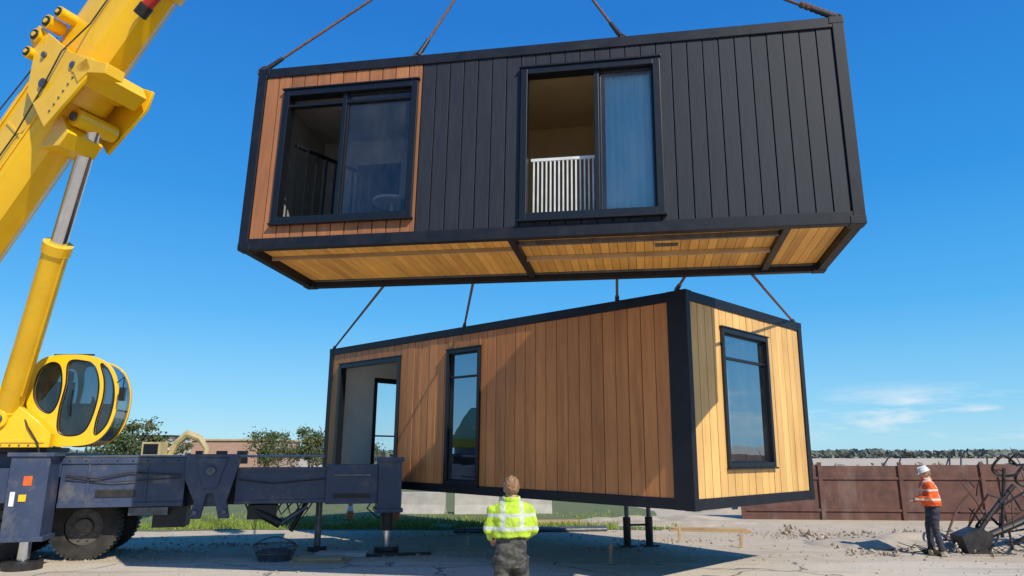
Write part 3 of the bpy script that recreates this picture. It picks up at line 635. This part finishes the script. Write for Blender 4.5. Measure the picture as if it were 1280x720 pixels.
def strip(pts,w0,w1,m):
    vs=[];n=len(pts)
    for p in pts: vs+=[fn(p[0],p[1],w0),fn(p[0],p[1],w1)]
    b.add(vs,[(2*i,2*i+2,2*i+3,2*i+1) for i in range(n-1)],m)
cx_=1.1
inn=[((p[0]-cx_)*.985+cx_,(p[1]-3.0)*.985+3.0) for p in outer]; N_=len(inn)
strip([inn[i%N_] for i in range(8*8,14*8+8*4+8)],WN+.035,WF-.035,'yellow')
b.build('cab_shell',crane,smooth=40)
b=MB(); strip(inn[4*8:9*8],WN+.035,WF-.035,'cabglass'); 
for hole in (rw,dw,fw_):
    for w_ in (WN,WF): b.add([fn(p[0],p[1],w_) for p in hole],[list(range(len(hole)))],'cabglass')
b.build('cab_glazing',crane,smooth=60)
b=MB()
for hole in (rw,dw,fw_): b.tube([fn(p[0],p[1],WN-.04) for p in hole+hole[:1]],.016,'winframe',6,cap=False)
b.box((.80,.15,2.75),(1.2,.6,2.87),'winframe',TCR); b.box((.74,.15,2.8),(.86,.6,3.4),'winframe',TCR); b.box((.76,.22,3.42),(.84,.52,3.6),'winframe',TCR)
b.box((.9,.2,2.25),(1.05,.5,2.75),'blacksteel',TCR); b.box((1.35,.1,2.25),(1.52,.65,2.95),'blacksteel',TCR)
b.tube([fn(1.4,2.9,.2),fn(1.3,3.1,.2)],.02,'winframe',6); b.tube([fn(1.2,2.85,.62),fn(1.2,3.05,.62)],.025,'winframe',6)
b.box((.45,.4,2.7),(.6,.8,3.4),'blacksteel',TCR); b.box((.45,.80,2.35),(1.6,.812,3.0),'winframe',TCR); b.box((.6,.0,2.22),(1.5,.8,2.26),'winframe',TCR)
b.tube([fn(1.8,3.35,WN-.03),fn(1.95,3.45,-.3),fn(1.95,3.2,-.3)],.012,'winframe',6); b.box((1.90,-.36,3.0),(2.0,-.24,3.25),'winframe',TCR)
b.tube([fn(1.06,2.7,WN-.05),fn(1.02,2.95,WN-.08),fn(1.04,3.2,WN-.05)],.014,'winframe',6)
b.tube([fn(.6,3.87,0),fn(1.3,3.9,0)],.02,'blacksteel',6)
b.build('cab_interior',crane,smooth=40)
# boom
PBa=V((-8.67,11.52,6.42)); PBb=V((-6.29,10.61,9.47))
bd=(PBb-PBa).normalized(); bs=bd.cross(Z).normalized(); bu=bs.cross(bd).normalized()
if bs.y>0: bs=-bs
if bu.z<0: bu=-bu
def BF(a,h,s): return PBa+bd*a+bu*h+bs*s
def boomsec(b,a0,a1,hh,ww,m):
    pr=[(-ww,hh*.75),(-ww*.9,hh),(ww*.9,hh),(ww,hh*.75),(ww,-hh*.45),(ww*.8,-hh*.8),(ww*.4,-hh),(-ww*.4,-hh),(-ww*.8,-hh*.8),(-ww,-hh*.45)]
    b.prism(pr,a0,a1,m,lambda s,h,a:BF(a,h,s))
b=MB()
boomsec(b,-4.6,2.3,.60,.42,'yellow'); boomsec(b,2.3,2.52,.72,.54,'yellow'); boomsec(b,2.0,2.3,.65,.47,'yellow')
boomsec(b,2.52,13,.55,.38,'yellow'); boomsec(b,4.3,4.45,.61,.44,'yellow'); boomsec(b,13,19,.42,.3,'yellow')
TB_=Matrix((( bd.x,bu.x,bs.x,PBa.x),(bd.y,bu.y,bs.y,PBa.y),(bd.z,bu.z,bs.z,PBa.z),(0,0,0,1)))
for a in (-.5,1.0): b.box((a,-.26,.422),(a+.06,.3,.44),'yellow',TB_)
b.box((-4,.40,.422),(2.0,.44,.45),'yellow',TB_); b.box((-4,-.26,.422),(2.0,-.22,.45),'yellow',TB_)
sh_=[(1.5,-.82),(2.55,-.98),(2.85,-.85),(2.68,-.3),(2.65,.8),(2.4,.85),(2.2,.45),(1.7,.05)]
b.prism(sh_,.54,.60,'yellow',lambda a,h,s:BF(a,h,s)); b.prism(sh_,-.60,-.54,'yellow',lambda a,h,s:BF(a,h,s))
b.prism([(2.45,-.62),(2.72,-.55),(2.95,-1.25),(2.80,-1.32)],.30,.62,'yellow',lambda a,h,s:BF(a,h,s))
b.prism([(2.4,-.90),(2.70,-.98),(2.80,-.75),(2.5,-.6)],-.45,.62,'yellow',lambda a,h,s:BF(a,h,s))
b.prism([(1.1,-.58),(1.75,-.58),(1.62,-.95),(1.35,-.95)],-.32,.32,'yellow',lambda a,h,s:BF(a,h,s))
b.build('boom',crane,bevel=.02,smooth=35)
b=MB()
for (a,h,r) in ((2.2,.56,.10),(2.5,.64,.12),(2.8,.58,.12),(3.05,.46,.10)):
    b.cyl(BF(a,h,.38),BF(a,h,.66),r,'yellow'); b.cyl(BF(a,h,.65),BF(a,h,.68),r*.72,'blacksteel'); b.cyl(BF(a,h,.67),BF(a,h,.695),r*.35,'yellow')
b.cyl(BF(2.0,-.2,.5),BF(2.0,-.2,.64),.08,'greysteel'); b.cyl(BF(2.35,.2,.5),BF(2.35,.2,.64),.05,'greysteel'); b.cyl(BF(2.55,-.55,.5),BF(2.55,-.55,.63),.06,'greysteel')
for k in range(7): b.cyl(BF(1.75+k*.13,-.72,.59),BF(1.75+k*.13,-.72,.615),.018,'greysteel',seg=8)
b.cyl(BF(4.0,-.66,.25),BF(4.3,-.72,.25),.09,'red'); b.cyl(BF(3.8,-.64,.25),BF(4.0,-.66,.25),.11,'blacksteel'); b.cyl(BF(4.3,-.72,.25),BF(4.9,-.64,.25),.06,'red')
b.tube([BF(-3,-.1,.46),BF(-1,-.06,.46),BF(1,-.1,.46),BF(1.9,-.3,.64),BF(2.6,-.2,.66),BF(3.2,.0,.42),BF(6,.0,.40)],.014,'rubber',6)
b.build('boom_sheaves',crane,smooth=40)
b=MB(); R0=V((-9.42,13.43,2.55)); R1=V((-6.98,10.99,7.35)); J=R0.lerp(R1,.62); dd=(R1-R0).normalized()
b.cyl(R0,J,.21,'yellow',seg=32); b.cyl(J-dd*.12,J+dd*.06,.235,'yellow',seg=32); b.cyl(R0.lerp(R1,.02),R0.lerp(R1,.06),.235,'yellow',seg=32)
b.cyl(J,R1,.135,'chrome',seg=32)
b.tube([R0.lerp(R1,.1)+V((.24,-.1,0)),R0.lerp(R1,.58)+V((.24,-.1,0))],.022,'yellow',8)
b.cyl(R1-bs*.36,R1+bs*.36,.15,'yellow'); b.cyl(R1-bs*.4,R1+bs*.4,.08,'greysteel')
b.build('luffing_cylinder',crane,smooth=40)
b=MB(); tip=BF(18.6,-.3,0)
b.tube([tip,hook+V((0,0,.8))],.02,'rope',8); b.tube([tip+V((.15,0,0)),hook+V((.15,0,.8))],.02,'rope',8)
b.tube([BF(2.6,.9,.2),BF(-5,1.75,.2)],.014,'rope',6)
b.build('hoist_rope',crane)
b=MB(); b.box((-.25,-.15,.25),(.35,.15,.9),'yellow',Matrix.Translation(hook)); b.tube([hook+V((0,0,.3)),hook+V((0,0,.12)),hook+V((.1,0,.02)),hook+V((.02,0,-.08)),hook+V((-.1,0,-.02))],.05,'blacksteel',10)
b.build('hook_block',crane,bevel=.03,smooth=40)

# ------------------------------------------------------------------ support under unit
def trestle(x,y,h,yaw):
    T=Matrix.Translation((x,y,0))@Matrix.Rotation(yaw,4,'Z'); b=MB()
    for s in (-1,1):
        b.cyl(T@V((s*.26,0,.03)),T@V((s*.26,0,h*.55)),.085,'blacksteel'); b.cyl(T@V((s*.26,0,h*.55)),T@V((s*.26,0,h)),.05,'greysteel')
        b.box((s*.26-.16,-.16,0),(s*.26+.16,.16,.04),'blacksteel',T)
        for t in (-1,1): b.tube([T@V((s*.26,t*.15,.04)),T@V((s*.26,t*.06,h*.4))],.02,'blacksteel',6)
        b.box((s*.26-.1,-.1,h),(s*.26+.1,.1,h+.05),'blacksteel',T)
    b.tube([T@V((-.26,0,h*.4)),T@V((.26,0,h*.4))],.025,'greysteel',8)
    b.build('steel_jack_stand',None,smooth=40)
p=TL@V((LW-.3,3.9,0)); trestle(p.x,p.y,p.z-.06,.2)

# ------------------------------------------------------------------ boundary wall right
b=MB()
TW=Matrix.Translation((7.2,23.2,0))@Matrix.Rotation(math.radians(-5),4,'Z')
for k in range(12):
    b.box((k*2.4,-.06,0),(k*2.4+2.38,.06,1.66+random.uniform(-.05,.05)),'rust',TW); b.box((k*2.4-.06,-.12,0),(k*2.4+.06,-.062,1.72),'rust',TW)
b.box((.062,-.10,1.2),(28.8,-.064,1.28),'rust',TW); b.box((.062,-.10,.25),(28.8,-.064,.33),'rust',TW)
b.build('steel_hoarding_wall',None,bevel=.006)
it=[]
for i in range(420):
    x=random.uniform(8,36); it.append((x,24.0+random.uniform(-.1,1.2),1.30+.3*random.random()*(1+mnoise.noise(V((x*.6,0,0)))),random.uniform(.06,.18)))
rocks('debris_heap',it)
mound('dirt_mound',20,26,14,2.2,1.5,dm)
b=MB()
for k in range(18):
    x=random.uniform(8.5,26); b.tube([(x,24.3,1.3),(x+random.uniform(-.5,.5),24.2,random.uniform(1.9,2.6) if k%3==0 else 2.0)],.025,'greysteel',6)
b.build('steel_posts',None)
b=MB(); random.seed(21)
c=V((10.1,15.6,0))
for k in range(16):
    p=c+V((random.uniform(-.9,1.6),random.uniform(-.5,.8),random.uniform(0,.2))); q=c+V((random.uniform(-.2,2.4),random.uniform(-.3,.8),random.uniform(.6,1.6)))
    b.tube(arc(p,q,random.uniform(-.15,.2)),random.uniform(.014,.03),random.choice(['blacksteel','rust','blacksteel']),7)
b.tube(arc(c+V((-.7,0,.0)),c+V((.5,0,1.35)),.06),[.05]*13,'blacksteel',8)
for (ox,oz,r,tt) in ((.45,1.75,.26,.028),(.95,1.55,.30,.03),(.75,1.9,.16,.022),(-.1,.55,.22,.03)):
    b.tube([c+V((ox+r*math.cos(t),.1+.1*math.sin(2*t),oz+r*.8*math.sin(t))) for t in [5.6*k/20 for k in range(21)]],tt,'blacksteel',6)
b.tube([c+V((-.75,0,.12)),c+V((1.4,0,.95))],.075,'blacksteel',8); b.tube([c+V((-.4,.2,.05)),c+V((1.5,.1,1.3))],.05,'rust',8); b.tube([c+V((.1,0,.3)),c+V((.35,0,1.7))],.035,'blacksteel',8)
for k in range(46):
    p=c+V((random.uniform(-.5,1.8),random.uniform(-.4,.6),random.uniform(.2,1.7))); d=V((random.gauss(0,.3),random.gauss(0,.2),random.gauss(.15,.25)))
    b.tube([p,p+d*.6,p+d+V((random.gauss(0,.08),0,random.gauss(0,.08)))],[.014,.010,.005],'blacksteel',5)
for k in range(60):
    p=c+V((random.uniform(-2.2,1.8),random.uniform(-.5,.5),.03)); d=V((random.gauss(0,.35),random.gauss(0,.2),abs(random.gauss(.03,.12))))
    b.tube([p,p+d],[.012,.006],'blacksteel',5)
b.prism([(-.2,0),(.25,0),(.35,.4),(.1,.5),(-.3,.35)],-.2,.25,'blacksteel',lambda u,z,w:c+V((u-.55,w,z)))
b.build('scrap_metal_heap',None,smooth=45)
# ------------------------------------------------------------------ small things on the ground
def basket(x,y):
    b=MB()
    for z,r in ((.02,.26),(.14,.31),(.28,.36)): b.tube([(x+r*1.2*math.cos(t),y+r*math.sin(t),z) for t in [2*math.pi*k/24 for k in range(25)]],.014,'greysteel',6)
    for k in range(20):
        t=2*math.pi*k/20; b.tube([(x+.31*math.cos(t),y+.26*math.sin(t),.01),(x+.43*math.cos(t),y+.36*math.sin(t),.28)],.008,'greysteel',5)
    b.rings([(x,y,.0,.29,.24),(x,y,.2,.34,.29),(x,y,.24,.2,.16)],'greysteel',20)
    b.tube(arc((x-.42,y,.28),(x+.42,y,.28),.15),.012,'blacksteel',6); b.build('steel_basket',None,smooth=50)
basket(-4.6,14.6)
def planks(x,y,yaw,n,l):
    T=Matrix.Translation((x,y,0))@Matrix.Rotation(yaw,4,'Z'); b=MB()
    for k in range(n): b.box((-l/2+random.uniform(-.1,.1),k*.16,.0),(l/2,k*.16+.14,.045),'timber',T)
    for k in range(n-1): b.box((-l/2+random.uniform(-.1,.1),k*.16+.05,.047),(l/2-.1,k*.16+.18,.09),'timber',T)
    b.build('timber_planks',None,bevel=.004)
planks(-3.6,14.1,.1,4,1.0); planks(1.0,21.5,.1,4,2.4); planks(5.2,19.5,-.2,3,2.0)
b=MB(); b.box((-3.9,14.9,.006),(-2.9,15.3,.09),'concrete'); b.build('concrete_slab',None,bevel=.01)
def stake(x,y,h):
    b=MB(); b.box((-.03,-.02,0),(.03,.02,h),'timber',Matrix.Translation((x,y,0))@Matrix.Rotation(.06,4,'Y')); b.build('wooden_stake',None,bevel=.004)
stake(1.85,14.2,.36); stake(5.0,16.4,.3); stake(-1.0,16.8,.22); stake(3.9,17.5,.3)
def block(x,y,yaw):
    T=Matrix.Translation((x,y,0))@Matrix.Rotation(yaw,4,'Z'); b=MB()
    b.prism([(-.25,0),(.25,0),(.12,.3),(.08,.7),(-.08,.7),(-.12,.3)],-.75,.75,'concrete',lambda u,z,w:T@V((w,u,z))); b.build('concrete_barrier',None,bevel=.02)
block(-3.0,25.2,-.1); block(-1.2,25.1,.1); block(.6,25.3,.05)
def cone(x,y):
    b=MB(); b.box((x-.19,y-.19,0.006),(x+.19,y+.19,.04),'orangep'); b.tube([(x,y,.04),(x,y,.26)],[.14,.105],'orangep',16); b.tube([(x,y,.26),(x,y,.42)],[.106,.075],'white',16); b.tube([(x,y,.42),(x,y,.70)],[.075,.025],'orangep',16); b.build('traffic_cone',None,smooth=50)
cone(-3.5,22.6); cone(-5.0,23.0)
b=MB()
for k in range(4): b.tube([(-1.5+k*.1,19.3+k*.13,.05),(2.5,19.7+k*.13,.05)],.05,'greysteel',10)
b.build('steel_pipes',None,smooth=50)

# ------------------------------------------------------------------ background
def brickmat():
    m,nt,b=nodes('brick'); t=N(nt,'ShaderNodeTexBrick'); t.inputs['Scale'].default_value=3; t.inputs['Color1'].default_value=(.42,.24,.16,1); t.inputs['Color2'].default_value=(.36,.2,.13,1); t.inputs['Mortar'].default_value=(.4,.34,.29,1)
    mp=N(nt,'ShaderNodeMapping'); mp.inputs['Rotation'].default_value=(math.pi/2,0,0); tc=N(nt,'ShaderNodeTexCoord'); nt.links.new(tc.outputs['Object'],mp.inputs[0]); nt.links.new(mp.outputs[0],t.inputs[0]); nt.links.new(t.outputs[0],b.inputs['Base Color']); b.inputs['Roughness'].default_value=.9; return m
M['brick']=brickmat()
def building(name,x,y,wd,dp,h,m,nwin,roofm='roof',par=.15):
    e=empty(name); b=MB(); b.box((x,y,0),(x+wd,y+dp,h),m); b.box((x-.15,y-.15,h),(x+wd+.15,y+dp+.15,h+par),roofm); b.build('walls',e)
    b=MB()
    for k in range(nwin):
        u=x+wd*(k+.5)/nwin; b.box((u-.5,y-.03,1.0),(u+.5,y-.004,min(h-.4,2.1)),'winframe')
    b.build('windows',e)
building('brick_building',-29,66,7.5,8,3.0,'brick',4,'sand'); building('white_shed',-33.6,64,3.6,5,3.3,'white',1)
building('reflection_hall',-70,-60,50,20,9,'brick',10); building('reflection_cabin',-30,-8,7,3,3,'white',3)  # unseen buildings added behind the camera to reflect in the windows
ex=empty('excavator'); X0,Y0=-19.6,40
b=MB(); b.box((X0-1.6,Y0-.6,.0),(X0+1.0,Y0-.1,.7),'rubber'); b.box((X0-1.6,Y0+1.1,.0),(X0+1.0,Y0+1.6,.7),'rubber'); b.box((X0-1.8,Y0-.4,.8),(X0+.6,Y0+1.4,1.7),'sand'); b.box((X0-.5,Y0-.4,1.7),(X0+.5,Y0+.5,2.55),'sand'); b.box((X0-.4,Y0-.42,1.9),(X0+.4,Y0-.401,2.45),'winframe')
b.build('body',ex,bevel=.06)
b=MB(); pts=[V((X0+.5,Y0+.6,1.5)),V((X0+.9,Y0+.6,2.5)),V((X0+1.5,Y0+.6,3.0)),V((X0+2.2,Y0+.6,2.75)),V((X0+2.6,Y0+.6,2.2)),V((X0+2.5,Y0+.6,1.2))]
b.tube(pts,[.16,.2,.24,.2,.16,.12],'sand',8); b.prism([(0,0),(.5,.1),(.55,.6),(.1,.5)],-.4,.4,'blacksteel',lambda u,z,w:V((X0+2.2+u,Y0+.6+w,.7+z))); b.build('arm',ex,smooth=40)
leafm=[]
for i,(a,c) in enumerate((((.035,.06,.015),(.10,.13,.035)),((.05,.07,.02),(.14,.14,.05)),((.10,.12,.10),(.17,.18,.15)))):  # last pair greyed: distance haze put into the treeline's leaf colour
    m,nt,b_=nodes('foliage_%d'%i); g_=N(nt,'ShaderNodeNewGeometry'); nt.links.new(ramp(nt,g_.outputs['Random Per Island'],0,1,a,c),b_.inputs['Base Color']); b_.inputs['Roughness'].default_value=.8; leafm.append(m)
bark=mat('bark',(.10,.07,.05),None,6,.95,bm=.5)
def leafmesh(name,P,S,m,parent=None):
    n=len(P); P=np.array(P); S=np.array(S)
    a=rng.normal(size=(n,3)); a/=np.linalg.norm(a,axis=1)[:,None]; b=np.cross(a,rng.normal(size=(n,3))); b/=np.linalg.norm(b,axis=1)[:,None]
    q=np.stack([P+(-a-.6*b)*S[:,None],P+(a-.6*b)*S[:,None],P+(.7*a+.8*b)*S[:,None],P+(-.7*a+.8*b)*S[:,None]],1).reshape(-1,3)
    me=bpy.data.meshes.new(name); me.from_pydata(q.tolist(),[],np.arange(4*n).reshape(n,4).tolist()); me.materials.append(m); o=bpy.data.objects.new(name,me); scene.collection.objects.link(o); o.parent=parent
def tree(x,y,h,w,k=0,n=1500):
    e=empty('tree'); b=MB(); b.tube([(x,y,0),(x+.1,y,h*.3),(x-.05,y,h*.75)],[h*.03,h*.022,h*.008],bark,8); cl=[]
    for i in range(14):
        a=random.uniform(0,6.28); z=h*random.uniform(.35,.95); r=w*.5*(1-((z/h-.55)/.5)**2)**.5*random.uniform(.4,1) if abs(z/h-.55)<.5 else .1
        q=V((x+r*math.cos(a),y+r*math.sin(a),z)); b.tube([(x,y,z*.7),q],[h*.012,h*.004],bark,5); cl.append((q,w*random.uniform(.12,.24)))
    b.build('trunk',e); P=[];S=[]
    for i in range(n):
        q,r=random.choice(cl); P.append((q.x+random.gauss(0,1)*r*.6,q.y+random.gauss(0,1)*r*.6,q.z+random.gauss(0,.8)*r*.6)); S.append(random.uniform(.06,.13)*h/4.5)
    leafmesh('crown',P,S,leafm[k%2],e)
for i,(x,y,h,w_) in enumerate([(-33,60,4.1,3.0),(-31.5,62,4.6,3.2),(-30.5,58,3.4,2.8),(-28.2,61,3.2,2.4),(-21,62,3.6,3),(-19.2,60,3.0,3),(-17.5,63,4.0,3.0),(-16.4,60,3.3,2.6),(-24.5,75,4.0,3.4),(-26.5,76,3.7,3.2),(-40,60,4.5,4),(-13.5,66,3.2,3)]): tree(x,y,h,w_,i)
n=9000; X=rng.uniform(-230,230,n); Y=230+rng.uniform(-12,12,n)
T_=np.array([2.0+1.1*(mnoise.noise(V((x*.05,0,0)))+.6*mnoise.noise(V((x*.3,1,0)))) for x in X]); Zz=np.maximum(0,T_)*rng.random(n)**.6
leafmesh('distant_treeline',np.stack([X,Y,Zz],1),rng.uniform(.5,.95,n),leafm[2])
